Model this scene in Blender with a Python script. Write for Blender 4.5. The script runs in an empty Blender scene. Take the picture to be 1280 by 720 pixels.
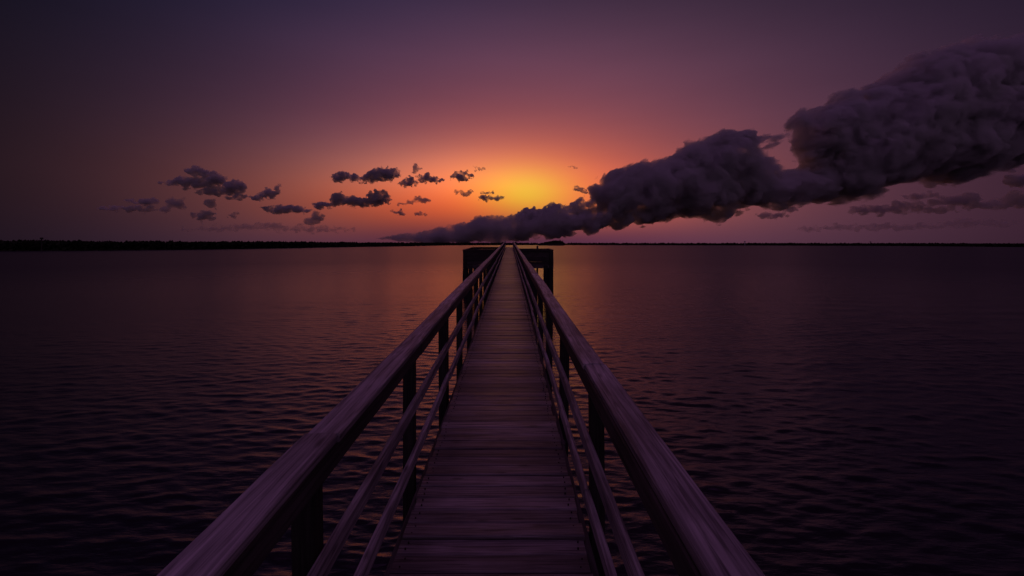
import bpy, bmesh, math, random
import numpy as np
from mathutils import Vector, Matrix, noise

R = math.radians
random.seed(7)
rng = np.random.default_rng(7)
scn = bpy.context.scene
col = scn.collection

F = 560.0          # focal length in photo pixels (1280 wide)
CZ = 3.6           # camera height over the water
YH = 304.0         # row of the true horizon

# ------------------------------------------------------------------ helpers
def tag(o, label=None, cat=None, group=None, kind=None):
    if label: o['label'] = label
    if cat: o['category'] = cat
    if group: o['group'] = group
    if kind: o['kind'] = kind
    return o

def empty(name, loc=(0, 0, 0), parent=None):
    o = bpy.data.objects.new(name, None)
    o.empty_display_size = 0.3
    col.objects.link(o); o.location = loc
    if parent: o.parent = parent
    return o

def link_mesh(name, me, mat, parent=None, loc=(0, 0, 0), smooth=False):
    if mat: me.materials.append(mat)
    if smooth:
        me.polygons.foreach_set('use_smooth', [True] * len(me.polygons))
    o = bpy.data.objects.new(name, me)
    col.objects.link(o)
    o.location = loc
    if parent: o.parent = parent
    return o

class MB:
    """collects boxes and tubes; every piece has its own tint value"""
    def __init__(s): s.v = []; s.f = []; s.t = []
    def add(s, verts, faces, tint=None):
        b = len(s.v); s.v += [tuple(v) for v in verts]
        s.f += [tuple(i + b for i in f) for f in faces]
        if tint is None: tint = random.random()
        s.t += [tint] * len(verts)
    def box(s, c, d, tint=None, rz=0.0, rx=0.0, ry=0.0, ch=0.004):
        """box with chamfered long edges (size d, centre c)"""
        hx, hy, hz = d[0]/2, d[1]/2, d[2]/2
        M = Matrix.Rotation(rz, 3, 'Z') @ Matrix.Rotation(rx, 3, 'X') @ Matrix.Rotation(ry, 3, 'Y')
        ax = max(range(3), key=lambda i: d[i])
        o1, o2 = [(1, 2), (2, 0), (0, 1)][ax]
        h = (hx, hy, hz)
        ch = min(ch, h[o1]*.4, h[o2]*.4)
        prof = [(-h[o1]+ch, -h[o2]), (h[o1]-ch, -h[o2]), (h[o1], -h[o2]+ch), (h[o1], h[o2]-ch),
                (h[o1]-ch, h[o2]), (-h[o1]+ch, h[o2]), (-h[o1], h[o2]-ch), (-h[o1], -h[o2]+ch)]
        vs = []
        for e in (-1, 1):
            for a, b in prof:
                p = [0, 0, 0]; p[ax] = e*h[ax]; p[o1] = a; p[o2] = b
                vs.append(M @ Vector(p) + Vector(c))
        fs = [tuple(reversed(range(8))), tuple(range(8, 16))]
        for i in range(8):
            j = (i+1) % 8
            fs.append((i, j, j+8, i+8))
        s.add(vs, fs, tint)
    def beam(s, p, q, w, h, tint=None):
        """box of width w and height h from p to q"""
        p = Vector(p); q = Vector(q); d = q-p; L = d.length
        rot = d.to_track_quat('Y', 'Z').to_matrix()
        vs = []
        for y in (0, L):
            for x, z in ((-w/2, -h/2), (w/2, -h/2), (w/2, h/2), (-w/2, h/2)):
                vs.append(rot @ Vector((x, y, z)) + p)
        fs = [(3, 2, 1, 0), (4, 5, 6, 7), (0, 1, 5, 4), (1, 2, 6, 5), (2, 3, 7, 6), (3, 0, 4, 7)]
        s.add(vs, fs, tint)
    def pile(s, x, y, z0, z1, r, tint=None, n=14, lean=(0, 0)):
        vs = []; fs = []
        K = 9
        for k in range(K+1):
            t = k/K; z = z0+(z1-z0)*t
            for i in range(n):
                a = 2*math.pi*i/n
                rr = r*(1.06-.12*t)*(1+.05*math.sin(3*a+k)+.03*random.uniform(-1, 1))
                vs.append((x+lean[0]*t+rr*math.cos(a), y+lean[1]*t+rr*math.sin(a), z+(random.uniform(-.01, .01) if k == K else 0)))
        for k in range(K):
            for i in range(n):
                j = (i+1) % n
                fs.append((k*n+i, k*n+j, k*n+n+j, k*n+n+i))
        fs.append(tuple(K*n+i for i in range(n)))
        fs.append(tuple(reversed(range(n))))
        s.add(vs, fs, tint)
    def mesh(s, name):
        me = bpy.data.meshes.new(name)
        me.from_pydata(s.v, [], s.f); me.update()
        a = me.attributes.new('tint', 'FLOAT', 'POINT')
        a.data.foreach_set('value', s.t)
        return me
    def build(s, name, mat, parent=None, loc=(0, 0, 0), smooth=False):
        return link_mesh(name, s.mesh(name), mat, parent, loc, smooth)

# ------------------------------------------------------------------ materials
def new_mat(name):
    m = bpy.data.materials.new(name); m.use_nodes = True
    nt = m.node_tree; nt.nodes.clear()
    return m, nt, nt.nodes, nt.links

def wood_mat(name, c0, c1, grain_axis, rough=.62, scale=1.0, bump=.35):
    m, nt, N, L = new_mat(name)
    out = N.new('ShaderNodeOutputMaterial'); bs = N.new('ShaderNodeBsdfPrincipled')
    L.new(bs.outputs[0], out.inputs[0])
    tc = N.new('ShaderNodeTexCoord')
    at = N.new('ShaderNodeAttribute'); at.attribute_name = 'tint'
    off = N.new('ShaderNodeVectorMath'); off.operation = 'SCALE'
    off.inputs[0].default_value = (13.1, 7.7, 5.3)
    L.new(at.outputs['Fac'], off.inputs['Scale'])
    ad = N.new('ShaderNodeVectorMath'); ad.operation = 'ADD'
    L.new(tc.outputs['Object'], ad.inputs[0]); L.new(off.outputs[0], ad.inputs[1])
    mp = N.new('ShaderNodeMapping')
    sc = [34*scale, 34*scale, 34*scale]; sc['XYZ'.index(grain_axis)] = 1.3*scale
    mp.inputs['Scale'].default_value = sc
    L.new(ad.outputs[0], mp.inputs['Vector'])
    n1 = N.new('ShaderNodeTexNoise'); n1.inputs['Scale'].default_value = 1.0
    n1.inputs['Detail'].default_value = 6; n1.inputs['Roughness'].default_value = .62
    n1.inputs['Distortion'].default_value = 1.1
    L.new(mp.outputs[0], n1.inputs['Vector'])
    n2 = N.new('ShaderNodeTexNoise'); n2.inputs['Scale'].default_value = 2.3
    n2.inputs['Detail'].default_value = 5
    L.new(ad.outputs[0], n2.inputs['Vector'])
    r1 = N.new('ShaderNodeMapRange'); r1.inputs[1].default_value = .36; r1.inputs[2].default_value = .64
    L.new(n1.outputs['Fac'], r1.inputs[0])
    mx = N.new('ShaderNodeMix'); mx.data_type = 'RGBA'
    mx.inputs[6].default_value = (*c0, 1); mx.inputs[7].default_value = (*c1, 1)
    L.new(r1.outputs[0], mx.inputs[0])
    # blotches and per-board tone
    r2 = N.new('ShaderNodeMapRange'); r2.inputs[1].default_value = .3; r2.inputs[2].default_value = .7
    r2.inputs[3].default_value = .62; r2.inputs[4].default_value = 1.25
    L.new(n2.outputs['Fac'], r2.inputs[0])
    r3 = N.new('ShaderNodeMapRange'); r3.inputs[3].default_value = .5; r3.inputs[4].default_value = 1.4
    L.new(at.outputs['Fac'], r3.inputs[0])
    mm = N.new('ShaderNodeMath'); mm.operation = 'MULTIPLY'
    L.new(r2.outputs[0], mm.inputs[0]); L.new(r3.outputs[0], mm.inputs[1])
    mp3 = N.new('ShaderNodeMapping')
    s3 = [75*scale]*3; s3['XYZ'.index(grain_axis)] = 2.2*scale
    mp3.inputs['Scale'].default_value = s3; L.new(ad.outputs[0], mp3.inputs['Vector'])
    n3 = N.new('ShaderNodeTexNoise'); n3.inputs['Scale'].default_value = 1; n3.inputs['Detail'].default_value = 3
    n3.inputs['Distortion'].default_value = .8; L.new(mp3.outputs[0], n3.inputs['Vector'])
    r4 = N.new('ShaderNodeMapRange'); r4.inputs[1].default_value = .56; r4.inputs[2].default_value = .66
    r4.inputs[3].default_value = 1.08; r4.inputs[4].default_value = .5
    L.new(n3.outputs['Fac'], r4.inputs[0])
    mp4 = N.new('ShaderNodeMapping')
    s4 = [11*scale]*3; s4['XYZ'.index(grain_axis)] = 3.2*scale
    mp4.inputs['Scale'].default_value = s4; L.new(ad.outputs[0], mp4.inputs['Vector'])
    vk = N.new('ShaderNodeTexVoronoi'); vk.inputs['Scale'].default_value = 1; L.new(mp4.outputs[0], vk.inputs['Vector'])
    r5 = N.new('ShaderNodeMapRange'); r5.inputs[1].default_value = .08; r5.inputs[2].default_value = .2
    r5.inputs[3].default_value = .45; r5.inputs[4].default_value = 1.0
    L.new(vk.outputs['Distance'], r5.inputs[0])
    m4 = N.new('ShaderNodeMath'); m4.operation = 'MULTIPLY'
    L.new(r4.outputs[0], m4.inputs[0]); L.new(r5.outputs[0], m4.inputs[1])
    m5 = N.new('ShaderNodeMath'); m5.operation = 'MULTIPLY'
    L.new(m4.outputs[0], m5.inputs[0]); L.new(mm.outputs[0], m5.inputs[1]); mm = m5
    sc2 = N.new('ShaderNodeVectorMath'); sc2.operation = 'SCALE'
    L.new(mx.outputs[2], sc2.inputs[0]); L.new(mm.outputs[0], sc2.inputs['Scale'])
    L.new(sc2.outputs[0], bs.inputs['Base Color'])
    rr = N.new('ShaderNodeMapRange'); rr.inputs[3].default_value = rough-.1; rr.inputs[4].default_value = rough+.15
    L.new(n2.outputs['Fac'], rr.inputs[0]); L.new(rr.outputs[0], bs.inputs['Roughness'])
    bp = N.new('ShaderNodeBump'); bp.inputs['Strength'].default_value = bump
    bp.inputs['Distance'].default_value = .006
    L.new(n1.outputs['Fac'], bp.inputs['Height']); L.new(bp.outputs[0], bs.inputs['Normal'])
    return m

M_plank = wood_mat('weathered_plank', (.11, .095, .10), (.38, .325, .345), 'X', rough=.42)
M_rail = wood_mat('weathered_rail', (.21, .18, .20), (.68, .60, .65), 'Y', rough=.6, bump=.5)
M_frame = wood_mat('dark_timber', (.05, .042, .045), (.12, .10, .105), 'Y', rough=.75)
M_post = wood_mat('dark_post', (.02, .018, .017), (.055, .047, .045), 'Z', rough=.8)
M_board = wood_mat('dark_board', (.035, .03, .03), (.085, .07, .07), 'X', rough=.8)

def simple_mat(name, c, rough=.9):
    m, nt, N, L = new_mat(name)
    out = N.new('ShaderNodeOutputMaterial'); bs = N.new('ShaderNodeBsdfPrincipled')
    L.new(bs.outputs[0], out.inputs[0])
    n = N.new('ShaderNodeTexNoise'); n.inputs['Scale'].default_value = .35; n.inputs['Detail'].default_value = 4
    g = N.new('ShaderNodeNewGeometry'); L.new(g.outputs['Position'], n.inputs['Vector'])
    r = N.new('ShaderNodeMapRange'); r.inputs[3].default_value = .5; r.inputs[4].default_value = 1.5
    L.new(n.outputs['Fac'], r.inputs[0])
    s = N.new('ShaderNodeVectorMath'); s.operation = 'SCALE'; s.inputs[0].default_value = c
    L.new(r.outputs[0], s.inputs['Scale']); L.new(s.outputs[0], bs.inputs['Base Color'])
    bs.inputs['Roughness'].default_value = rough
    bs.inputs['Specular IOR Level'].default_value = .2
    return m
M_leaf = simple_mat('mangrove_leaf', (.03, .04, .02))
M_land = simple_mat('shore_soil', (.05, .042, .03))
M_nail = simple_mat('rusty_nail', (.03, .02, .018), .7)
M_metal = simple_mat('painted_metal', (.5, .5, .5), .5)

def water_mat():
    m, nt, N, L = new_mat('bay_water')
    out = N.new('ShaderNodeOutputMaterial'); bs = N.new('ShaderNodeBsdfPrincipled')
    L.new(bs.outputs[0], out.inputs[0])
    bs.inputs['Base Color'].default_value = (.026, .016, .028, 1)
    bs.inputs['Roughness'].default_value = .18
    bs.inputs['Specular IOR Level'].default_value = .9
    bs.inputs['IOR'].default_value = 1.333
    g = N.new('ShaderNodeNewGeometry')
    # open water beyond the pier is rougher than the sheltered water near it
    ln = N.new('ShaderNodeVectorMath'); ln.operation = 'LENGTH'; L.new(g.outputs['Position'], ln.inputs[0])
    rg = N.new('ShaderNodeMapRange'); rg.inputs[1].default_value = 12; rg.inputs[2].default_value = 90
    rg.inputs[3].default_value = .17; rg.inputs[4].default_value = .34
    L.new(ln.outputs['Value'], rg.inputs[0]); L.new(rg.outputs[0], bs.inputs['Roughness'])
    def nz(scale, sx, sy, det, rot=0.0):
        mp = N.new('ShaderNodeMapping'); mp.inputs['Scale'].default_value = (sx, sy, 1)
        mp.inputs['Rotation'].default_value = (0, 0, rot)
        n = N.new('ShaderNodeTexNoise'); n.inputs['Scale'].default_value = scale
        n.inputs['Detail'].default_value = det; n.inputs['Roughness'].default_value = .55
        L.new(g.outputs['Position'], mp.inputs['Vector']); L.new(mp.outputs[0], n.inputs['Vector'])
        return n
    a = nz(1.0, 3.6, 10., 4, .1)
    b = nz(1.0, 1.2, 4.2, 6, -.08)
    # patches where the breeze roughens the surface
    p = nz(1.0, .018, .05, 3, .2)
    pr = N.new('ShaderNodeMapRange'); pr.inputs[1].default_value = .35; pr.inputs[2].default_value = .65
    pr.inputs[3].default_value = .55; pr.inputs[4].default_value = 1.2
    L.new(p.outputs['Fac'], pr.inputs[0])
    b1 = N.new('ShaderNodeBump'); b1.inputs['Distance'].default_value = .03
    L.new(a.outputs['Fac'], b1.inputs['Height'])
    s1 = N.new('ShaderNodeMath'); s1.operation = 'MULTIPLY'; s1.inputs[1].default_value = .5
    L.new(pr.outputs[0], s1.inputs[0]); L.new(s1.outputs[0], b1.inputs['Strength'])
    b2 = N.new('ShaderNodeBump'); b2.inputs['Distance'].default_value = .08
    L.new(b.outputs['Fac'], b2.inputs['Height'])
    s2 = N.new('ShaderNodeMath'); s2.operation = 'MULTIPLY'; s2.inputs[1].default_value = .35
    L.new(pr.outputs[0], s2.inputs[0]); L.new(s2.outputs[0], b2.inputs['Strength'])
    L.new(b1.outputs[0], b2.inputs['Normal']); L.new(b2.outputs[0], bs.inputs['Normal'])
    return m
M_water = water_mat()

def cloud_mat(name, dens, unit, albedo, g=.3, thr=.43, soft=.16, size=15.0, rate=.05):
    """vapour: even colour, density broken up by billowing noise (unit = metres per photo pixel at the cloud)"""
    m, nt, N, L = new_mat(name)
    out = N.new('ShaderNodeOutputMaterial')
    v = N.new('ShaderNodeVolumePrincipled')
    v.inputs['Color'].default_value = (*albedo, 1)
    v.inputs['Absorption Color'].default_value = (.95, .9, .95, 1)
    v.inputs['Anisotropy'].default_value = g
    tc = N.new('ShaderNodeTexCoord')
    n = N.new('ShaderNodeTexNoise'); n.inputs['Scale'].default_value = 1/(size*unit)
    n.inputs['Detail'].default_value = 4.0; n.inputs['Roughness'].default_value = .56
    n.inputs['Distortion'].default_value = .25
    L.new(tc.outputs['Object'], n.inputs['Vector'])
    r = N.new('ShaderNodeMapRange'); r.interpolation_type = 'SMOOTHSTEP'
    r.inputs[1].default_value = thr; r.inputs[2].default_value = thr+soft
    r.inputs[3].default_value = 0.0; r.inputs[4].default_value = dens
    L.new(n.outputs['Fac'], r.inputs[0]); L.new(r.outputs[0], v.inputs['Density'])
    L.new(v.outputs[0], out.inputs['Volume'])
    try: m.cycles.volume_step_rate = rate
    except Exception as e: print('rate', e)
    return m

# ------------------------------------------------------------------ camera
cam = bpy.data.cameras.new('camera'); cam.sensor_width = 36
cam.lens = 36*F/1280
cam.shift_y = -(360-YH)/1280
cam.clip_start = .05; cam.clip_end = 60000
camo = bpy.data.objects.new('camera', cam); col.objects.link(camo)
camo.location = (0, 0, CZ); camo.rotation_euler = (R(90), 0, 0)
scn.camera = camo

# ------------------------------------------------------------------ sky
SUN_AZ, SUN_EL = R(1.2), R(5.2)      # azimuth to the right of straight ahead (+Y)
def build_world():
    w = bpy.data.worlds.new('World'); scn.world = w; w.use_nodes = True
    nt = w.node_tree; N = nt.nodes; L = nt.links; N.clear()
    out = N.new('ShaderNodeOutputWorld'); bg = N.new('ShaderNodeBackground')
    L.new(bg.outputs[0], out.inputs[0]); bg.inputs['Strength'].default_value = 1.0
    tc = N.new('ShaderNodeTexCoord')
    nm = N.new('ShaderNodeVectorMath'); nm.operation = 'NORMALIZE'; L.new(tc.outputs['Generated'], nm.inputs[0])
    sp = N.new('ShaderNodeSeparateXYZ'); L.new(nm.outputs[0], sp.inputs[0])
    def M(op, a, b=None, clamp=False):
        n = N.new('ShaderNodeMath'); n.operation = op; n.use_clamp = clamp
        for i, x in enumerate((a, b)):
            if x is None: continue
            if isinstance(x, (int, float)): n.inputs[i].default_value = x
            else: L.new(x, n.inputs[i])
        return n.outputs[0]
    el = M('MULTIPLY', M('ARCSINE', sp.outputs[2]), 180/math.pi)
    az = M('MULTIPLY', M('ARCTAN2', sp.outputs[0], sp.outputs[1]), 180/math.pi)
    def gauss(x, c, s):
        d = M('DIVIDE', M('SUBTRACT', x, c), s)
        return M('EXPONENT', M('MULTIPLY', M('MULTIPLY', d, d), -1.0))
    def scale(c, f):
        n = N.new('ShaderNodeVectorMath'); n.operation = 'SCALE'
        if isinstance(c, tuple): n.inputs[0].default_value = c
        else: L.new(c, n.inputs[0])
        if isinstance(f, (int, float)): n.inputs['Scale'].default_value = f
        else: L.new(f, n.inputs['Scale'])
        return n.outputs[0]
    def add(a, b):
        n = N.new('ShaderNodeVectorMath'); n.operation = 'ADD'
        L.new(a, n.inputs[0]); L.new(b, n.inputs[1]); return n.outputs[0]
    def s2l(c): return tuple(((x/255+.055)/1.055)**2.4 if x > 10 else x/255/12.92 for x in c)
    # dusk light: the logarithm of the sky's brightness is a smooth function of azimuth and elevation
    def clampn(x, lo, hi): return M('MINIMUM', M('MAXIMUM', x, lo), hi)
    a_ = M('MULTIPLY', clampn(az, -55, 55), 1/50); e_ = M('MULTIPLY', clampn(el, 0, 32), 1/30)
    aa = M('MULTIPLY', a_, a_); ee = M('MULTIPLY', e_, e_)
    feats = [None, a_, aa, M('MULTIPLY', aa, a_), e_, ee, M('MULTIPLY', ee, e_), M('MULTIPLY', a_, e_), M('MULTIPLY', aa, e_), M('MULTIPLY', a_, ee)]
    for ca, sa, ce, se in SKY_G:
        dx = M('MULTIPLY', M('SUBTRACT', az, ca), 1/sa); dy = M('MULTIPLY', M('SUBTRACT', el, ce), 1/se)
        feats.append(M('EXPONENT', M('MULTIPLY', M('ADD', M('MULTIPLY', dx, dx), M('MULTIPLY', dy, dy)), -1.0)))
    cmb = N.new('ShaderNodeCombineXYZ')
    for ch in range(3):
        t_ = SKY_C[0][ch]
        for f_, c_ in zip(feats[1:], SKY_C[1:]): t_ = M('ADD', M('MULTIPLY', f_, c_[ch]), t_)
        L.new(M('EXPONENT', t_), cmb.inputs[ch])
    # darker away from the sunset side and overhead
    o1 = M('MULTIPLY', M('MAXIMUM', M('SUBTRACT', M('ABSOLUTE', az), 55.0), 0.0), 1/32)
    o2 = M('MULTIPLY', M('MAXIMUM', M('SUBTRACT', el, 28.0), 0.0), 1/15)
    fd = M('EXPONENT', M('MULTIPLY', M('ADD', M('MULTIPLY', o1, o1), M('MULTIPLY', o2, o2)), -1.0))
    skyc = scale(cmb.outputs[0], fd)
    skyc = add(skyc, scale((.0025, .0018, .0032), 1.0))
    # violet light overhead and behind the viewer
    up = M('SUBTRACT', el, 40.0)
    upf = N.new('ShaderNodeMapRange'); upf.interpolation_type = 'SMOOTHSTEP'
    upf.inputs[1].default_value = 50; upf.inputs[2].default_value = 88; L.new(el, upf.inputs[0])
    skyc = add(skyc, scale(OVER, upf.outputs[0]))
    bk = N.new('ShaderNodeMapRange'); bk.interpolation_type = 'SMOOTHSTEP'
    bk.inputs[1].default_value = -.2; bk.inputs[2].default_value = -1.0; L.new(sp.outputs[1], bk.inputs[0])
    skyc = add(skyc, scale(BACK, bk.outputs[0]))
    # soft unevenness of high thin haze
    nz = N.new('ShaderNodeTexNoise'); nz.inputs['Scale'].default_value = 2.2; nz.inputs['Detail'].default_value = 3
    mp = N.new('ShaderNodeMapping'); mp.inputs['Scale'].default_value = (1, 1, 5)
    L.new(nm.outputs[0], mp.inputs[0]); L.new(mp.outputs[0], nz.inputs['Vector'])
    nr = N.new('ShaderNodeMapRange'); nr.inputs[3].default_value = .90; nr.inputs[4].default_value = 1.10
    L.new(nz.outputs['Fac'], nr.inputs[0])
    skyc = scale(skyc, nr.outputs[0])
    # physical twilight sky, very faint, under it all
    sk = N.new('ShaderNodeTexSky'); sk.sky_type = 'NISHITA'; sk.sun_disc = False
    sk.sun_elevation = SUN_EL; sk.sun_rotation = SUN_AZ
    sk.dust_density = 5; sk.air_density = 2
    tint = N.new('ShaderNodeVectorMath'); tint.operation = 'MULTIPLY'
    L.new(sk.outputs[0], tint.inputs[0]); tint.inputs[1].default_value = (.00012, .00006, .00012)
    skyc = add(skyc, tint.outputs[0])
    L.new(skyc, bg.inputs['Color'])

# fitted sky: lobes (azimuth, width, elevation, width) and the weight of every term for red, green, blue
SKY_G = [(0, 26, 7, 11), (1, 13, 7.5, 7), (2, 6.5, 6.2, 3.4), (-10, 15, 4, 3), (-8, 36, 5, 7), (-12, 18, 9, 5), (0, 20, 0, 2.5)]
SKY_C = [
    (-2.3316, -3.0780, -2.1228),
    (0.4696, 0.4013, 0.1731),
    (-1.7639, -1.8316, -2.0114),
    (0.2046, 0.1080, 0.2769),
    (2.7461, 1.6645, 0.5346),
    (-2.3859, -1.3942, -0.5307),
    (-1.3000, -1.0342, -0.8827),
    (-0.3157, 0.1088, 0.6146),
    (-1.3636, -0.4915, 0.1972),
    (0.2446, -0.3961, -1.0312),
    (0.5011, -0.1902, -0.8249),
    (0.2596, 0.4301, 0.1233),
    (-0.3694, 0.7527, -0.3406),
    (-0.3793, -0.5422, -0.6501),
    (1.6071, 1.1069, -0.0840),
    (0.0175, 0.4960, 0.6069),
    (-1.3998, -1.3027, -0.2283),
]
OVER = (.20, .072, .26)
BACK = (.11, .06, .12)
build_world()

sun = bpy.data.lights.new('sun', 'SUN'); sun.energy = .006; sun.angle = R(9); sun.color = (1, .5, .22)
so = bpy.data.objects.new('sun', sun); col.objects.link(so)
dv = Vector((math.sin(SUN_AZ)*math.cos(SUN_EL), math.cos(SUN_AZ)*math.cos(SUN_EL), math.sin(SUN_EL)))
so.rotation_euler = dv.to_track_quat('Z', 'Y').to_euler()
so.location = (0, -3, 9)

# ------------------------------------------------------------------ water
def build_water():
    th_f = np.radians(np.linspace(-64, 64, 520))
    th_b = np.radians(np.linspace(64, 296, 40))[1:-1]
    th = np.concatenate([th_f, th_b])
    r1 = np.concatenate([np.geomspace(.8, 4.2, 40)[:-1], 4.2*1.0046**np.arange(0, int(math.log(60/4.2)/math.log(1.0046))), np.geomspace(60.3, 600, 330)])
    r2 = np.geomspace(620, 16000, 30)
    r = np.concatenate([r1, r2])
    nt, nr = len(th), len(r)
    T, Rr = np.meshgrid(th, r)
    X = Rr*np.sin(T); Y = Rr*np.cos(T)
    Z = np.zeros_like(X)
    dr = np.where(Rr < 60, Rr*.0046, Rr*.007)
    for k in range(170):
        lam = .11*(.62/.11)**rng.random() if k % 10 else rng.uniform(1.0, 2.6)
        ang = rng.normal(0, .36)+.05
        kx, ky = math.sin(ang)*2*math.pi/lam, math.cos(ang)*2*math.pi/lam
        amp = .0019*lam**.8*(1 if lam < 1 else .4)
        ph = rng.random()*6.283
        att = np.clip((lam/(3.2*np.maximum(dr, 1e-3))-.6), 0, 1)
        arg = kx*X+ky*Y+ph+.35*np.sin(.21*X+.13*Y+k)
        Z += att*amp*np.sin(arg)
        X -= .0; 
    fade = np.clip((R(62)-np.abs(T))/R(8), 0, 1)*np.clip((560-Rr)/200, 0, 1)*np.clip((Rr-.8)/3, 0, 1)
    # gustier and calmer areas
    patch = .8+.3*np.sin(.05*X+.9*np.sin(.03*Y))*np.sin(.035*Y+.4)
    Z *= fade*patch
    Z = Z+.35*np.abs(Z)-.0       # crests a little sharper than troughs
    co = np.stack([X.ravel(), Y.ravel(), Z.ravel()], 1)
    co = np.vstack([co, [[0, 0, 0]]])
    i = np.arange(nr-1)[:, None]; j = np.arange(nt)[None, :]; j2 = (j+1) % nt
    q = np.stack([i*nt+j, (i+1)*nt+j, (i+1)*nt+j2, i*nt+j2], -1).reshape(-1, 4)[:, ::-1]
    cidx = nr*nt
    tri = np.stack([np.full(nt, cidx), np.arange(nt), (np.arange(nt)+1) % nt], 1)[:, ::-1]
    me = bpy.data.meshes.new('water')
    me.vertices.add(len(co)); me.vertices.foreach_set('co', co.astype(np.float32).ravel())
    lv = np.concatenate([q.ravel(), tri.ravel()])
    me.loops.add(len(lv)); me.loops.foreach_set('vertex_index', lv.astype(np.int32))
    ls = np.concatenate([np.arange(len(q))*4, len(q)*4+np.arange(len(tri))*3])
    me.polygons.add(len(ls)); me.polygons.foreach_set('loop_start', ls.astype(np.int32))
    me.update(calc_edges=True); me.validate()
    o = link_mesh('water', me, M_water, smooth=True)
    if me.polygons[0].normal.z < 0: me.flip_normals()
    tag(o, 'dark purple rippled bay water reaching to the horizon', kind='structure')
build_water()

# ------------------------------------------------------------------ far shore
def px2w(x, d): return (x-640)*d/F
SH = []
for x, y, yt in [(0, 314, 299.2), (130, 313.2, 299.8), (260, 311.8, 300.6), (350, 310.4, 301.2), (430, 308.9, 302.2),
                 (500, 307.9, 302.9), (560, 306.7, 303.2), (640, 306.4, 303.4), (760, 306.4, 303.5), (930, 306.8, 303.6),
                 (1100, 307.3, 303.9), (1200, 308.0, 304.2), (1280, 308.8, 304.8)]:
    d = F*CZ/(y-YH)
    SH.append((px2w(x, d), d, CZ+(YH-yt)*d/F))
SH = [(-900, 70, 5.4), (-420, 150, 5.4)]+SH+[(700, 330, 3), (1500, 150, 4)]
def shore_at(t):
    n = len(SH)-1; k = min(int(t*n), n-1); f = t*n-k
    return [SH[k][i]*(1-f)+SH[k+1][i]*f for i in range(3)]
def build_shore():
    bm = bmesh.new(); n = 260
    rows = []
    for i in range(n+1):
        x, y, h = shore_at(i/n)
        w = noise.noise((i*.21, 0, 3))*y*.012
        L_ = math.hypot(x, y); ux, uy = x/L_, y/L_
        row = []
        for dd, z in ((0, -.4), (y*.004, .25), (y*.03, .6), (90, .9), (600, 1.0), (5000, 1.0)):
            row.append(bm.verts.new((x+ux*(dd+w), y+uy*(dd+w), z)))
        rows.append(row)
    for a, b in zip(rows[:-1], rows[1:]):
        for k in range(5): bm.faces.new((a[k], b[k], b[k+1], a[k+1]))
    bmesh.ops.recalc_face_normals(bm, faces=bm.faces)
    me = bpy.data.meshes.new('far_shore'); bm.to_mesh(me); bm.free()
    o = link_mesh('far_shore', me, M_land, smooth=True)
    tag(o, 'low dark shore across the bay along the horizon', kind='structure')
    # mangroves: leaf faces and stems massed along the shore
    V = []; Fc = []
    def leaf(c, s):
        a = Vector((random.gauss(0, 1), random.gauss(0, 1), random.gauss(0, 1))).normalized()
        b = a.orthogonal().normalized(); cc = a.cross(b)
        k = len(V)
        for p, q in ((-1, -.6), (1, -.7), (.9, .6), (-.8, .7)):
            V.append(tuple(Vector(c)+b*p*s+cc*q*s))
        Fc.append((k, k+1, k+2, k+3))
    L0 = 0
    for i in range(3400):
        t = random.random()
        x, y, h = shore_at(t)
        L_ = math.hypot(x, y); ux, uy = x/L_, y/L_
        back = random.random()**1.5*L_*.06+L_*.006
        cx, cy = x+ux*back, y+uy*back
        hh = h*(.80+.14*noise.noise((cx*.05, cy*.05, 1))+.13*random.random())
        rad = .9+L_*.0045
        for k in range(13):
            zz = .2+(hh-.2)*(k+random.random())/13
            rr = rad*(1.15-.7*zz/hh)
            leaf((cx+random.gauss(0, rr), cy+random.gauss(0, rr*.6), zz-rad*.12), rad*random.uniform(.2, .42))
    me = bpy.data.meshes.new('mangroves'); me.from_pydata(V, [], Fc)
    o = link_mesh('mangrove_belt', me, M_leaf)
    tag(o, 'continuous black belt of mangroves massed along the far shore', 'mangroves', kind='stuff')
build_shore()

def build_islet():
    # wooded rise seen just right of the end of the pier, steep on its right side
    d = 690.0
    root = empty('islet', (px2w(691, d), d, 0))
    tag(root, 'small wooded islet right of the end of the pier, steep on its right side', 'islet')
    bm = bmesh.new(); nx, ny = 40, 9
    x0, x1 = px2w(674, d)-px2w(691, d), px2w(704, d)-px2w(691, d)
    prof = lambda u: (.35+.65*min(1, u/.62)**.8)*min(1, (1-u)/.05)**.5
    g = []
    for i in range(nx+1):
        u = i/nx; row = []
        for j in range(ny+1):
            v = j/ny*2-1
            z = -.3+4.6*prof(u)*max(0, 1-v*v)**.6
            row.append(bm.verts.new((x0+(x1-x0)*u, v*14, z)))
        g.append(row)
    for i in range(nx):
        for j in range(ny): bm.faces.new((g[i][j], g[i+1][j], g[i+1][j+1], g[i][j+1]))
    bmesh.ops.recalc_face_normals(bm, faces=bm.faces)
    me = bpy.data.meshes.new('mound'); bm.to_mesh(me); bm.free()
    link_mesh('mound', me, M_land, root, smooth=True)
    V = []; Fc = []
    for i in range(1500):
        u = random.random(); v = random.uniform(-.8, .8)
        zt = 8.1*prof(u)*(.9+.12*noise.noise((u*9, v, 0)))
        c = Vector((x0+(x1-x0)*u, v*14, zt*random.uniform(.35, 1)))
        a = Vector((random.gauss(0, 1), random.gauss(0, 1), random.gauss(0, 1))).normalized()
        b = a.orthogonal().normalized(); cc = a.cross(b); s = random.uniform(.4, .9); k = len(V)
        for p, q in ((-1, -.6), (1, -.7), (.9, .6), (-.8, .7)): V.append(tuple(c+b*p*s+cc*q*s))
        Fc.append((k, k+1, k+2, k+3))
    me = bpy.data.meshes.new('bushes'); me.from_pydata(V, [], Fc)
    o = link_mesh('bushes', me, M_leaf, root); tag(o, kind='stuff')
build_islet()

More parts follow.
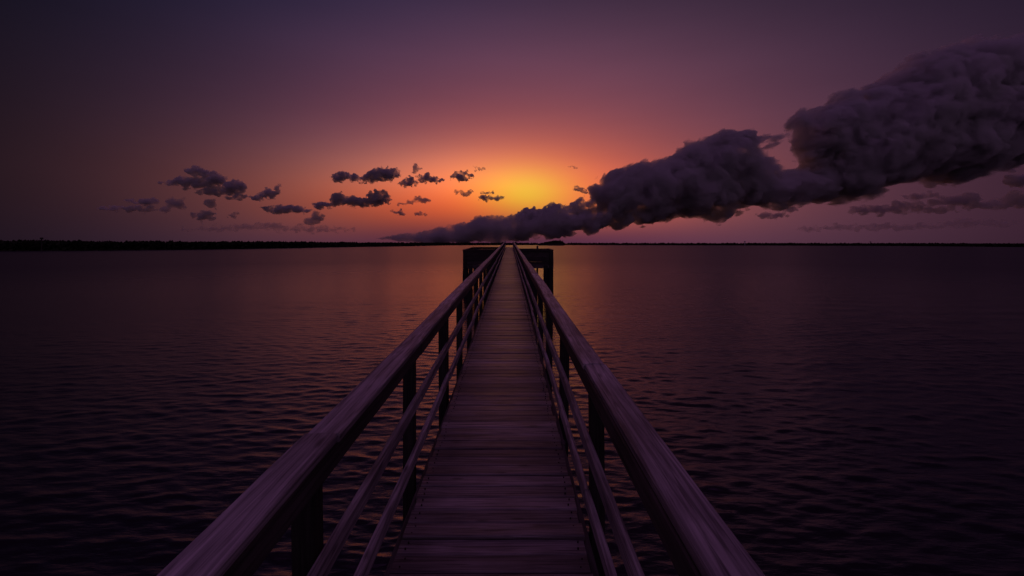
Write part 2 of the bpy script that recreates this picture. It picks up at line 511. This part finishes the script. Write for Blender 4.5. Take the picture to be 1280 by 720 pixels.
def mast(x, y_top, d, label, r=.35, lamp=False):
    root = empty('channel_beacon', (px2w(x, d), d, 0))
    tag(root, label, 'beacon', 'beacons standing along the far shore')
    zt = CZ+(YH-y_top)*d/F
    m = MB(); m.pile(0, 0, -.5, zt*.86, r, 1, n=8); m.build('mast', M_metal if lamp else M_post, root)
    m = MB(); m.box((0, 0, zt*.9), (r*4, r*4, zt*.12), 1, ch=.05); m.build('lantern_box', M_metal if lamp else M_post, root)
mast(931, 301.2, 640, 'pale short beacon on the far shore below the middle of the cloud bank', .5, True)
mast(1088, 301.6, 560, 'thin dark beacon mast on the far shore towards the right edge', .3)
mast(52, 296.2, 198, 'dark stubby beacon mast among the mangroves at far left', .2)

# ------------------------------------------------------------------ pier
PL = 80.0                              # length ahead of the viewer
pier = empty('pier', (-.105, 0, CZ-1.887))
pier.rotation_euler = (math.atan(.015), 0, math.atan(.0045))
tag(pier, 'long straight weathered wooden footpier with railings, running out over the bay', 'pier')
WATER_Z = -(CZ-1.887)                  # local height of the water near the viewer
def water_z(y): return WATER_Z-.015*y

def planks(x0, x1, y0, y1, name, parent, w=.137, gap=.010, z=0.0, mat=None, skew=.0016, nails=None):
    m = MB(); y = y0; heads = MB()
    while y < y1:
        ww = w*random.uniform(.985, 1.01)
        m.box(((x0+x1)/2+random.uniform(-.006, .006), y+ww/2, z-.019+random.uniform(-.005, .005)),
              (x1-x0+random.uniform(-.016, .016), ww, .038), rz=random.gauss(0, skew), ry=random.gauss(0, .0018),
              rx=random.gauss(0, .02), ch=.008)
        if nails and -.5 < y < 16:
            for xx in nails:
                for f in (.27, .73):
                    nx_, ny_ = xx+random.uniform(-.012, .012), y+ww*f+random.uniform(-.006, .006); r_ = .0048
                    ring = [(nx_+r_*math.cos(q*math.pi/4), ny_+r_*math.sin(q*math.pi/4), z+.0062) for q in range(8)]
                    heads.add(ring+[(p[0], p[1], z-.01) for p in ring], [tuple(range(8))]+[(q, q+8, (q+1) % 8+8, (q+1) % 8) for q in range(8)], .5)
        y += ww+gap*random.uniform(.4, 1.7)
    o = m.build(name, mat or M_plank, parent)
    if nails:
        h = heads.build('nail_heads', M_nail, o); tag(h, kind='stuff')
    return o
planks(-.569, .569, -1.6, PL, 'deck_boards', pier, nails=(-.52, .52))

def long_board(x, z, w, h, name, mat, y0=-1.6, y1=PL, first=1.9, step=3.6, jit=.004, ch=.006, wob=.003):
    """a run of boards butted over the posts, slightly bowed and weathered"""
    m = MB(); joints = [y0]; y = first
    while y < y1-.5: joints.append(y); y += step
    joints.append(y1)
    for a, b in zip(joints[:-1], joints[1:]):
        dx0, dz0 = random.gauss(0, jit), random.gauss(0, jit*.7)
        bow = random.gauss(0, .005); tint = random.uniform(.42, .72)
        n = 12 if b < 20 else 5
        prof = [(-w/2+ch, -h/2), (w/2-ch, -h/2), (w/2, -h/2+ch), (w/2, h/2-ch),
                (w/2-ch, h/2), (0, h/2+.0015), (-w/2+ch, h/2), (-w/2, h/2-ch), (-w/2, -h/2+ch)]
        K = len(prof); vs = []; fs = []
        for i in range(n+1):
            t = i/n; yy = a+.0025+(b-a-.005)*t
            for k, (px_, pz_) in enumerate(prof):
                e = noise.noise((yy*5.3+x*7, k*3.1, z*4))*wob
                e2 = noise.noise((yy*4.1-x*5, k*2.7, z*9+5))*wob*.6
                vs.append((x+dx0+px_+e+bow*math.sin(math.pi*t), yy, z+dz0+pz_+e2))
        for i in range(n):
            for k in range(K):
                j = (k+1) % K
                fs.append((i*K+k, i*K+j, (i+1)*K+j, (i+1)*K+k))
        fs.append(tuple(range(K))); fs.append(tuple(n*K+k for k in reversed(range(K))))
        m.add(vs, [tuple(reversed(f)) for f in fs], tint)
    return m.build(name, mat, pier)

for s, first in ((-1, 1.92), (1, 2.95)):
    dx = -.033 if s > 0 else 0.0
    long_board(s*.695+dx, 1.031, .142, .038, 'top_rail', M_rail, first=first, wob=.004)
    long_board(s*.645+dx, .957, .038, .105, 'rail_apron', M_frame, first=first+1.8)
    long_board(s*.645+dx, .565, .038, .09, 'middle_rail', M_rail, first=first+1.8)
    long_board(s*.645+dx, .175, .038, .09, 'lower_rail', M_rail, first=first)
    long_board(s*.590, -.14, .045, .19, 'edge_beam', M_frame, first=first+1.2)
long_board(0, -.14, .045, .19, 'centre_beam', M_frame)

# posts: one mesh for each side, every post an object of its own
def post_mesh(h, b, w=.092):
    m = MB(); m.box((0, 0, (h+b)/2), (w, w, h-b), .5, ch=.006)
    return m.mesh('post')
pm = post_mesh(1.008, -.45)
wide = MB(); wide.box((0, -.0, .28), (.092, .092, 1.456), .5); wide.box((.0, .125, .27), (.1, .1, 1.44), .8)
wm = wide.mesh('post')
first_done = set()
for s, y0 in ((-1, 1.84), (1, 2.97)):
    k = -1
    y = y0-1.8*(2 if s < 0 else 2)
    while y < PL-.2:
        if not (y > 30 and y < (39 if s < 0 else 34) and False):
            me = wm if (s < 0 and abs(y-5.44) < .3) else pm
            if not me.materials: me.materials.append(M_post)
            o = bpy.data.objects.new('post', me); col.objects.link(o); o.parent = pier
            o.location = (s*.712-(.033 if s > 0 else 0), y+random.gauss(0, .03), 0)
            o.rotation_euler = (random.gauss(0, .006), random.gauss(0, .006), random.gauss(0, .03))
        y += 1.8

# pilings and cross beams under the walkway
y = .9
while y < PL:
    for s in (-1, 1):
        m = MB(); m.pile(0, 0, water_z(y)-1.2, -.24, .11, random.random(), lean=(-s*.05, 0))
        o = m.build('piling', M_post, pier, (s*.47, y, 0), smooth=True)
    m = MB(); m.box((0, 0, -.285), (1.36, .07, .09), None)
    m.build('cross_beam', M_frame, pier, (0, y+.15, 0))
    y += 3.6

# side platforms
def platform(s, y0, y1, xo, label, extra=None):
    root = empty('side_platform', (0, 0, 0), pier)
    root['label'] = label
    xi = .76
    xa, xb = (xi, xo) if s > 0 else (-xo, -xi)
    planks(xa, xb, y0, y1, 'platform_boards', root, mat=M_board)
    # frame
    m = MB()
    for yy in (y0, (y0+y1)/2, y1): m.box(((xa+xb)/2, yy, -.14), (xb-xa, .06, .2))
    for xx in (xa+.03, xb-.03): m.box((xx, (y0+y1)/2, -.29), (.06, y1-y0+.3, .1))
    m.build('platform_frame', M_frame, root)
    # close-boarded railing: front, outer side and back
    m = MB(); zt = .955
    zz = [ .06+.155*k for k in range(6)]
    for z in zz:
        m.box(((xa+xb)/2, y0, z+.06), (xb-xa, .03, .149), ch=.004)
        m.box(((xa+xb)/2, y1, z+.06), (xb-xa, .03, .149), ch=.004)
        m.box((s*xo, (y0+y1)/2, z+.06), (.03, y1-y0, .149), ch=.004)
    m.build('railing_boards', M_board, root)
    m = MB()
    m.box(((xa+xb)/2, y0, zt+.02), (xb-xa+.1, .14, .038))
    m.box(((xa+xb)/2, y1, zt+.02), (xb-xa+.1, .14, .038))
    m.box((s*xo, (y0+y1)/2, zt+.0225), (.14, y1-y0-.15, .036))
    m.build('railing_cap', M_frame, root)
    # bench along the outer side
    m = MB()
    for k in range(3): m.box((s*(xo-.2-.15*k), (y0+y1)/2, .44), (.135, y1-y0-.6, .035))
    for yy in (y0+.5, y1-.5): m.box((s*(xo-.35), yy, .21), (.4, .08, .42))
    m.build('bench', M_board, root)
    for yy in (y0+.02, y1-.02):
        for k, xx in enumerate((xo-.14, xo-.48) if yy < y0+1 else (xo-.2,)):
            m = MB(); m.pile(0, 0, water_z(yy)-1.2, zt if k == 0 else -.05, .19 if k == 0 else .15, random.random())
            m.build('piling', M_post, root, (s*xx, yy+(0 if k else .1), 0), smooth=True)
    m = MB()
    m.beam((s*(xo-.1), y0+.1, -.35), (s*(xo-.1), y1-.1, -2.1), .05, .14)
    m.build('brace', M_frame, root)
    return root
platform(-1, 30.0, 38.0, 3.02, 'longer left side platform with dark close-boarded railing')
rp = platform(1, 30.0, 33.2, 2.98, 'shorter right side platform with dark close-boarded railing')
m = MB(); m.pile(0, 0, -3.6, 1.19, .07, .4); m.build('piling', M_post, rp, (2.15, 33.5, 0), smooth=True)
# end of the pier: taller posts framing the way
for s in (-1, 1):
    m = MB(); m.pile(0, 0, water_z(60)-1.2, 1.15, .14, .4); m.build('end_piling', M_post, pier, (s*.85, 60, 0), smooth=True)

# ------------------------------------------------------------------ clouds
def vnoise(X, Y, seed):
    xi = np.floor(X).astype(np.int64); yi = np.floor(Y).astype(np.int64)
    fx = X-xi; fy = Y-yi; fx = fx*fx*(3-2*fx); fy = fy*fy*(3-2*fy)
    def h(a, b):
        v = (a*374761393+b*668265263+seed*974711) & 0x7fffffff
        v = ((v ^ (v >> 13))*1274126177) & 0x7fffffff
        v = (v ^ (v >> 16)) & 0xffff
        return v/65535.0
    return (h(xi, yi)*(1-fx)+h(xi+1, yi)*fx)*(1-fy)+(h(xi, yi+1)*(1-fx)+h(xi+1, yi+1)*fx)*fy
def fbm(X, Y, scale, seed, octv=4, sx=1.0, gain=.55):
    r = 0; a = 1; t = 0; f = 1/scale
    for o_ in range(octv):
        r = r+a*vnoise(X*f/sx+31.7*o_, Y*f+17.3*o_, seed+o_*7); t += a; a *= gain; f *= 2.03
    return r/t*2-1
def domes(X, Y, r0, seed, dens=1.6):
    """billows: the highest of many overlapping hemispheres, 0..1"""
    g = np.random.default_rng(seed)
    x0, x1, y0, y1 = X.min(), X.max(), Y.min(), Y.max(); st = X[0, 1]-X[0, 0]
    n = int((x1-x0)*(y1-y0)/(r0*r0)*dens)
    H = np.zeros_like(X)
    for q in range(n):
        cx, cy = g.uniform(x0, x1), g.uniform(y0, y1); r = r0*g.uniform(.55, 1.25)
        ia, ib = max(0, int((cx-r-x0)/st)), int((cx+r-x0)/st)+2
        ja, jb = max(0, int((cy-r-y0)/st)), int((cy+r-y0)/st)+2
        w = r*r-(X[ja:jb, ia:ib]-cx)**2-(Y[ja:jb, ia:ib]-cy)**2
        H[ja:jb, ia:ib] = np.maximum(H[ja:jb, ia:ib], np.sqrt(np.maximum(w, 0)))
    return H/(r0*1.25)

def inflate(name, X, Y, phi, tf, tb, k, cx, cy):
    """closed body: phi > 0 inside, tf / tb = thickness towards and away from the viewer (same units as X, Y)"""
    inn = phi > 0
    # a node belongs to the body if it or a neighbour is inside; outer ring has zero thickness
    ny, nx = X.shape
    cell = inn[:-1, :-1] | inn[1:, :-1] | inn[:-1, 1:] | inn[1:, 1:]
    cell[0, :] = cell[-1, :] = False; cell[:, 0] = cell[:, -1] = False
    used = np.zeros_like(inn)
    used[:-1, :-1] |= cell; used[1:, :-1] |= cell; used[:-1, 1:] |= cell; used[1:, 1:] |= cell
    # pull outer nodes back to the zero line
    gy_, gx_ = np.gradient(phi, Y[1, 0]-Y[0, 0], X[0, 1]-X[0, 0])
    g2 = np.maximum(gx_**2+gy_**2, .05)
    st = (X[0, 1]-X[0, 0])*.95
    sx_ = np.clip(-phi*gx_/g2, -st, st); sy_ = np.clip(-phi*gy_/g2, -st, st)
    XX = np.where(inn, X, X+sx_); YY = np.where(inn, Y, Y+sy_)
    full = np.zeros_like(inn)
    full[1:-1, 1:-1] = cell[:-1, :-1] & cell[1:, :-1] & cell[:-1, 1:] & cell[1:, 1:]
    rim = used & ~full
    idf = -np.ones(X.shape, int); idb = idf.copy()
    n1 = used.sum(); idf[used] = np.arange(n1)
    idb[used] = idf[used]
    inner = used & full; n2 = inner.sum(); idb[inner] = n1+np.arange(n2)
    front = np.stack([(XX-cx)*k, np.where(rim, 0, -np.where(inn, tf, .02))*k, -(YY-cy)*k], -1)
    back = np.stack([(XX-cx)*k, np.where(inn, tb, .02)*k, -(YY-cy)*k], -1)
    co = np.vstack([front[used], back[inner]])
    a, b = np.nonzero(cell)
    qf = np.stack([idf[a, b], idf[a+1, b], idf[a+1, b+1], idf[a, b+1]], 1)
    qb = np.stack([idb[a, b], idb[a, b+1], idb[a+1, b+1], idb[a+1, b]], 1)
    q = np.vstack([qf, qb])
    me = bpy.data.meshes.new(name)
    me.vertices.add(len(co)); me.vertices.foreach_set('co', co.astype(np.float32).ravel())
    me.loops.add(q.size); me.loops.foreach_set('vertex_index', q.astype(np.int32).ravel())
    me.polygons.add(len(q)); me.polygons.foreach_set('loop_start', (np.arange(len(q))*4).astype(np.int32))
    me.update(calc_edges=True)
    return me

TOP = [(470, 299), (500, 293), (530, 288), (565, 281), (590, 275), (597, 271), (622, 270), (650, 264), (668, 260), (684, 256), (692, 249.5), (712, 250.5), (726, 249), (740, 246),
       (737, 235), (743, 221), (757, 215), (764, 219), (783, 209), (796, 203), (815, 202), (834, 198), (850, 188), (862, 181),
       (880, 174), (897, 170), (915, 167), (940, 167), (960, 170), (970, 175), (958, 182), (936, 188), (955, 203), (975, 208), (1004, 208),
       (1010, 192), (1002, 174), (992, 158), (993, 146), (1008, 136), (1030, 129), (1045, 120), (1058, 115), (1082, 112), (1102, 111), (1106, 96),
       (1118, 90), (1133, 84), (1146, 71), (1164, 70), (1182, 60), (1206, 52), (1230, 49), (1252, 54), (1280, 49), (1330, 40), (1400, 30)]
BOT = [(1400, 190), (1330, 205), (1300, 190), (1284, 172), (1262, 160), (1256, 172), (1270, 185), (1268, 200), (1252, 214), (1212, 219), (1198, 228), (1176, 230), (1140, 226), (1104, 234), (1082, 245),
       (1050, 250), (1008, 252), (985, 258), (950, 259), (922, 265), (900, 271), (862, 274), (838, 274), (800, 280), (760, 285),
       (730, 293), (690, 298.5), (640, 303), (520, 303.5)]
POLY = TOP+BOT

def build_bank():
    D = 5200.0; k = D/F
    cx, cy = 950.0, 200.0
    stp = 1.15
    GX, GY = np.meshgrid(np.arange(455, 1412, stp), np.arange(20, 309, stp))
    # ragged outline: look the position up through a warped plane
    wa = np.interp(GX, [500, 700, 1000], [4, 9, 17]); wx = GX+wa*fbm(GX, GY, 20, 11, 6, gain=.72); wy = GY+wa*.9*fbm(GX, GY, 20, 23, 6, gain=.72)
    E = np.full(GX.shape, 1e9); IN = np.zeros(GX.shape, bool)
    n = len(POLY)
    for i in range(n):
        x1, y1 = POLY[i]; x2, y2 = POLY[(i+1) % n]
        L2 = (x2-x1)**2+(y2-y1)**2+1e-9
        t = np.clip(((wx-x1)*(x2-x1)+(wy-y1)*(y2-y1))/L2, 0, 1)
        E = np.minimum(E, np.hypot(wx-x1-t*(x2-x1), wy-y1-t*(y2-y1)))
        if y1 != y2:
            IN ^= ((y1 > wy) != (y2 > wy)) & (wx < (x2-x1)*(wy-y1)/(y2-y1)+x1)
    E = np.where(IN, E, -E)
    size = np.interp(GX, [500, 640, 740, 980, 1300], [.12, .3, .8, 1.0, 1.25])
    B1 = domes(GX, GY, 30, 41); B2 = domes(GX, GY, 12, 42, 1.3); B3 = domes(GX, GY, 5, 43, 1.2)
    lump = (.9*B1+.45*B2+.2*B3)/1.55
    phi = E+(B1-.75)*7*size+(B2-.6)*9*size+(B3-.55)*5*np.minimum(size+.15, 1)+2.4*fbm(GX, GY, 5, 77, 4, gain=.7)*np.minimum(size+.2, 1)
    e = np.maximum(phi, 0)
    body = 46*size*(1-np.exp(-e/(16*size+3)))
    env = 1-np.exp(-e/(5*size+1.5))
    tz = np.interp(GX, [500, 640, 740, 980], [2.6, 2.4, 1.2, 1.0])
    body = body*tz
    relief = (30*B1+11*B2+3*B3)*size*env*(.75+.5*fbm(GX, GY, 60, 9, 3))
    tf = np.sqrt(e)*1.2*tz+body*.6+relief+2.2*env*size*fbm(GX, GY, 7, 31, 4)
    tb = np.sqrt(e)*1.2*tz+body+relief*.5
    me = inflate('cloud_bank', GX, GY, phi, np.maximum(tf, .3), np.maximum(tb, .3), k, cx, cy)
    mat = cloud_mat('cloud_bank_vapour', BANK_D/k, k, BANK_A, thr=.37, soft=.30, size=24, rate=BANK_RATE)
    o = link_mesh('cloud', me, mat, loc=((cx-640)*k, D, CZ+(YH-cy)*k), smooth=True)
    tag(o, 'huge dark violet cumulus bank rising from the horizon to the upper right', 'cloud')
BANK_A = (.975, .91, .975)
BANK_D = .30
BANK_RATE = .04
SMALL_D = .5
build_bank()

SEED = [100]
def small_cloud(els, label, dens=1.0, D=6200.0):
    k = D/F; SEED[0] += 13; sd = SEED[0]
    cx = sum(e[0] for e in els)/len(els); cy = sum(e[1] for e in els)/len(els)
    x0 = min(e[0]-e[2] for e in els)-5; x1 = max(e[0]+e[2] for e in els)+5
    y0 = min(e[1]-e[3] for e in els)-4; y1 = max(e[1]+e[3] for e in els)+4
    st = .4
    X, Y = np.meshgrid(np.arange(x0, x1, st), np.arange(y0, y1, st))
    wx = X+12.0*fbm(X, Y, 9, sd, 5, gain=.65); wy = Y+6*fbm(X, Y, 7, sd+3, 5, gain=.65)
    phi = np.full(X.shape, -9.0)
    for (x, y, rx, ry) in els:
        q = np.sqrt(((wx-x)/rx)**2+((wy-y)/ry)**2)
        p = (1.12-q)*ry
        h = np.clip(.5+.5*(p-phi)/1.6, 0, 1)
        phi = phi*(1-h)+p*h+1.6*h*(1-h)*.5
    m = max(e[3] for e in els)
    phi = phi+(3.4*fbm(X, Y, 4.5, sd+9, 5, 1.9, .65)+.5)*min(1, m/5)
    lump = domes(X, Y, max(3, m*.7), sd, 1.4)
    e = np.maximum(phi, 0)
    tf = np.sqrt(e)*1.3+e*.5+lump*m*.5*(1-np.exp(-e/1.5))
    tb = np.sqrt(e)*1.3+e*.5
    # keep the largest connected piece and pieces touching it
    inn = phi > 0
    lab = np.zeros(inn.shape, int); cur = 0; best = (0, 0)
    for a, b in zip(*np.nonzero(inn)):
        if lab[a, b]: continue
        cur += 1; stack = [(a, b)]; lab[a, b] = cur; c = 0
        while stack:
            p, q = stack.pop(); c += 1
            for u, v in ((p+1, q), (p-1, q), (p, q+1), (p, q-1)):
                if 0 <= u < inn.shape[0] and 0 <= v < inn.shape[1] and inn[u, v] and not lab[u, v]:
                    lab[u, v] = cur; stack.append((u, v))
        best = max(best, (c, cur))
    phi = np.where(lab == best[1], phi, -np.abs(phi)-.2)
    me = inflate('cloud', X, Y, phi, tf, tb, k, cx, cy)
    mat = cloud_mat('small_cloud_vapour', SMALL_D*min(1.2, dens*1.25)/k, k, BANK_A, thr=.33, soft=.26, size=7.0, rate=.25)
    o = link_mesh('cloud', me, mat, loc=((cx-640)*k, D, CZ+(YH-cy)*k), smooth=True)
    tag(o, label, 'cloud', 'small ragged clouds low in the dusk sky')
random.seed(5)
small_cloud([(330, 284, 60, 3.2), (390, 287, 50, 3), (270, 287, 40, 2.6)], 'faint long haze streak low over the shore below the small dark clouds', .22, 7500)
small_cloud([(1120, 283, 80, 3), (1220, 279, 60, 3.4), (1040, 286, 40, 2.4)], 'faint long haze streak low over the right horizon under the ragged strip', .22, 7500)
small_cloud([(248, 215, 10, 5), (222, 227, 18, 4), (244, 228, 21, 6), (268, 224, 13, 8), (270, 239, 18, 5), (293, 234, 13, 8), (297, 246, 12, 2.6)],
            'largest of the small clouds at left, dark and lumpy with a domed top', 1.1)
small_cloud([(336, 241, 12, 5), (347, 235, 5, 3), (322, 247, 7, 4)], 'short dark cloud just right of the largest small cloud at left')
small_cloud([(168, 262, 22, 2.6), (186, 251, 10, 4), (160, 252, 10, 2), (138, 261, 12, 2.6)], 'faint flat streaky cloud, leftmost of all the clouds', .9)
small_cloud([(220, 254, 11, 5), (206, 262, 7, 3)], 'faint rounded cloud below the left end of the largest small cloud', .6)
small_cloud([(243, 255, 6, 4), (266, 255, 7, 6)], 'faint twin puffs right below the largest small cloud', .55)
small_cloud([(256, 270, 12, 5)], 'faint low oval cloud, nearest the left shore', .8)
small_cloud([(291, 269, 8, 3)], 'tiny faint cloud between the low oval cloud and the long flat dark one', .5)
small_cloud([(362, 262, 28, 4), (335, 262, 9, 3)], 'long flat dark cloud below the short dark cloud', 1.0)
small_cloud([(396, 272, 7, 6), (386, 278, 7, 3)], 'faint slanting wisp left of and under the broad dark cloud', .5)
small_cloud([(404, 255, 12, 4.5), (425, 249, 13, 7), (448, 252, 20, 6.5), (474, 247, 14, 8)], 'broad dark two-humped cloud, lower of the two large ones in the middle', 1.1)
small_cloud([(425, 220, 9, 5), (438, 223, 20, 3.5), (466, 222, 14, 6), (482, 219, 16, 9), (492, 212, 8, 4)], 'dark cloud rising to its right end, upper of the two large ones in the middle', 1.1)
small_cloud([(512, 228, 11, 5), (534, 222, 8, 5), (546, 225, 7, 3)], 'small dark cloud with two bumps right of the upper middle cloud', .9)
small_cloud([(519, 209, 5, 5)], 'tiny round wisp above the small two-bump cloud', .45)
small_cloud([(528, 251, 9, 4), (508, 255, 12, 1.8)], 'thin brownish wisp right of the broad dark cloud', .5)
small_cloud([(500, 266, 8, 3.5)], 'tiny dark oval cloud under the right end of the broad dark cloud', .8)
small_cloud([(525, 268, 5, 2.8)], 'tiniest oval cloud below the thin brownish wisp', .6)
small_cloud([(576, 222, 9, 4.5), (584, 217, 5, 3)], 'small dark slanted cloud at the left rim of the orange glow', .9)
small_cloud([(598, 210.5, 5, 2)], 'tiny faint streak above the slanted cloud at the glow', .4)
small_cloud([(585, 242, 10, 3.5), (572, 241, 4, 1.6)], 'ragged reddish wisp in the orange glow', .55)
small_cloud([(605, 246, 8, 4), (612, 241, 5, 2)], 'small dark cloud inside the orange glow, left of its near twin', 1.0)
small_cloud([(622, 248.5, 8, 3.4)], 'small flat cloud inside the orange glow, nearest the bright centre', .9)
small_cloud([(723, 237, 6, 3), (731, 240, 4, 1.8)], 'tiny dark cloud at the left tip of the cloud bank', .8)
small_cloud([(716, 209, 4, 1.4)], 'faintest speck of cloud high above the tip of the cloud bank', .4)
small_cloud([(965, 269, 17, 4), (990, 262, 10, 2.5)], 'faint small cloud hanging below the middle of the cloud bank', .45)
small_cloud([(1100, 263, 36, 5), (1135, 256, 24, 4), (1160, 262, 26, 3.5), (1185, 252, 20, 6), (1208, 250, 18, 8), (1240, 256, 30, 4.5), (1278, 250, 26, 9), (1150, 245, 16, 3)],
            'long low ragged cloud strip under the right end of the cloud bank', .42)
small_cloud([(1272, 226, 18, 7), (1292, 224, 14, 9), (1262, 212, 5, 3)], 'dark cloud fragment at the right edge under the bank', .7)

# ------------------------------------------------------------------ render settings
scn.view_settings.view_transform = 'Standard'
scn.view_settings.look = 'None'
scn.view_settings.exposure = 0
scn.view_settings.gamma = 1
scn.view_settings.use_curve_mapping = False
scn.cycles.max_bounces = 6
scn.cycles.diffuse_bounces = 3
scn.cycles.glossy_bounces = 3
scn.cycles.volume_bounces = 3
scn.cycles.transparent_max_bounces = 16
scn.cycles.use_denoising = True
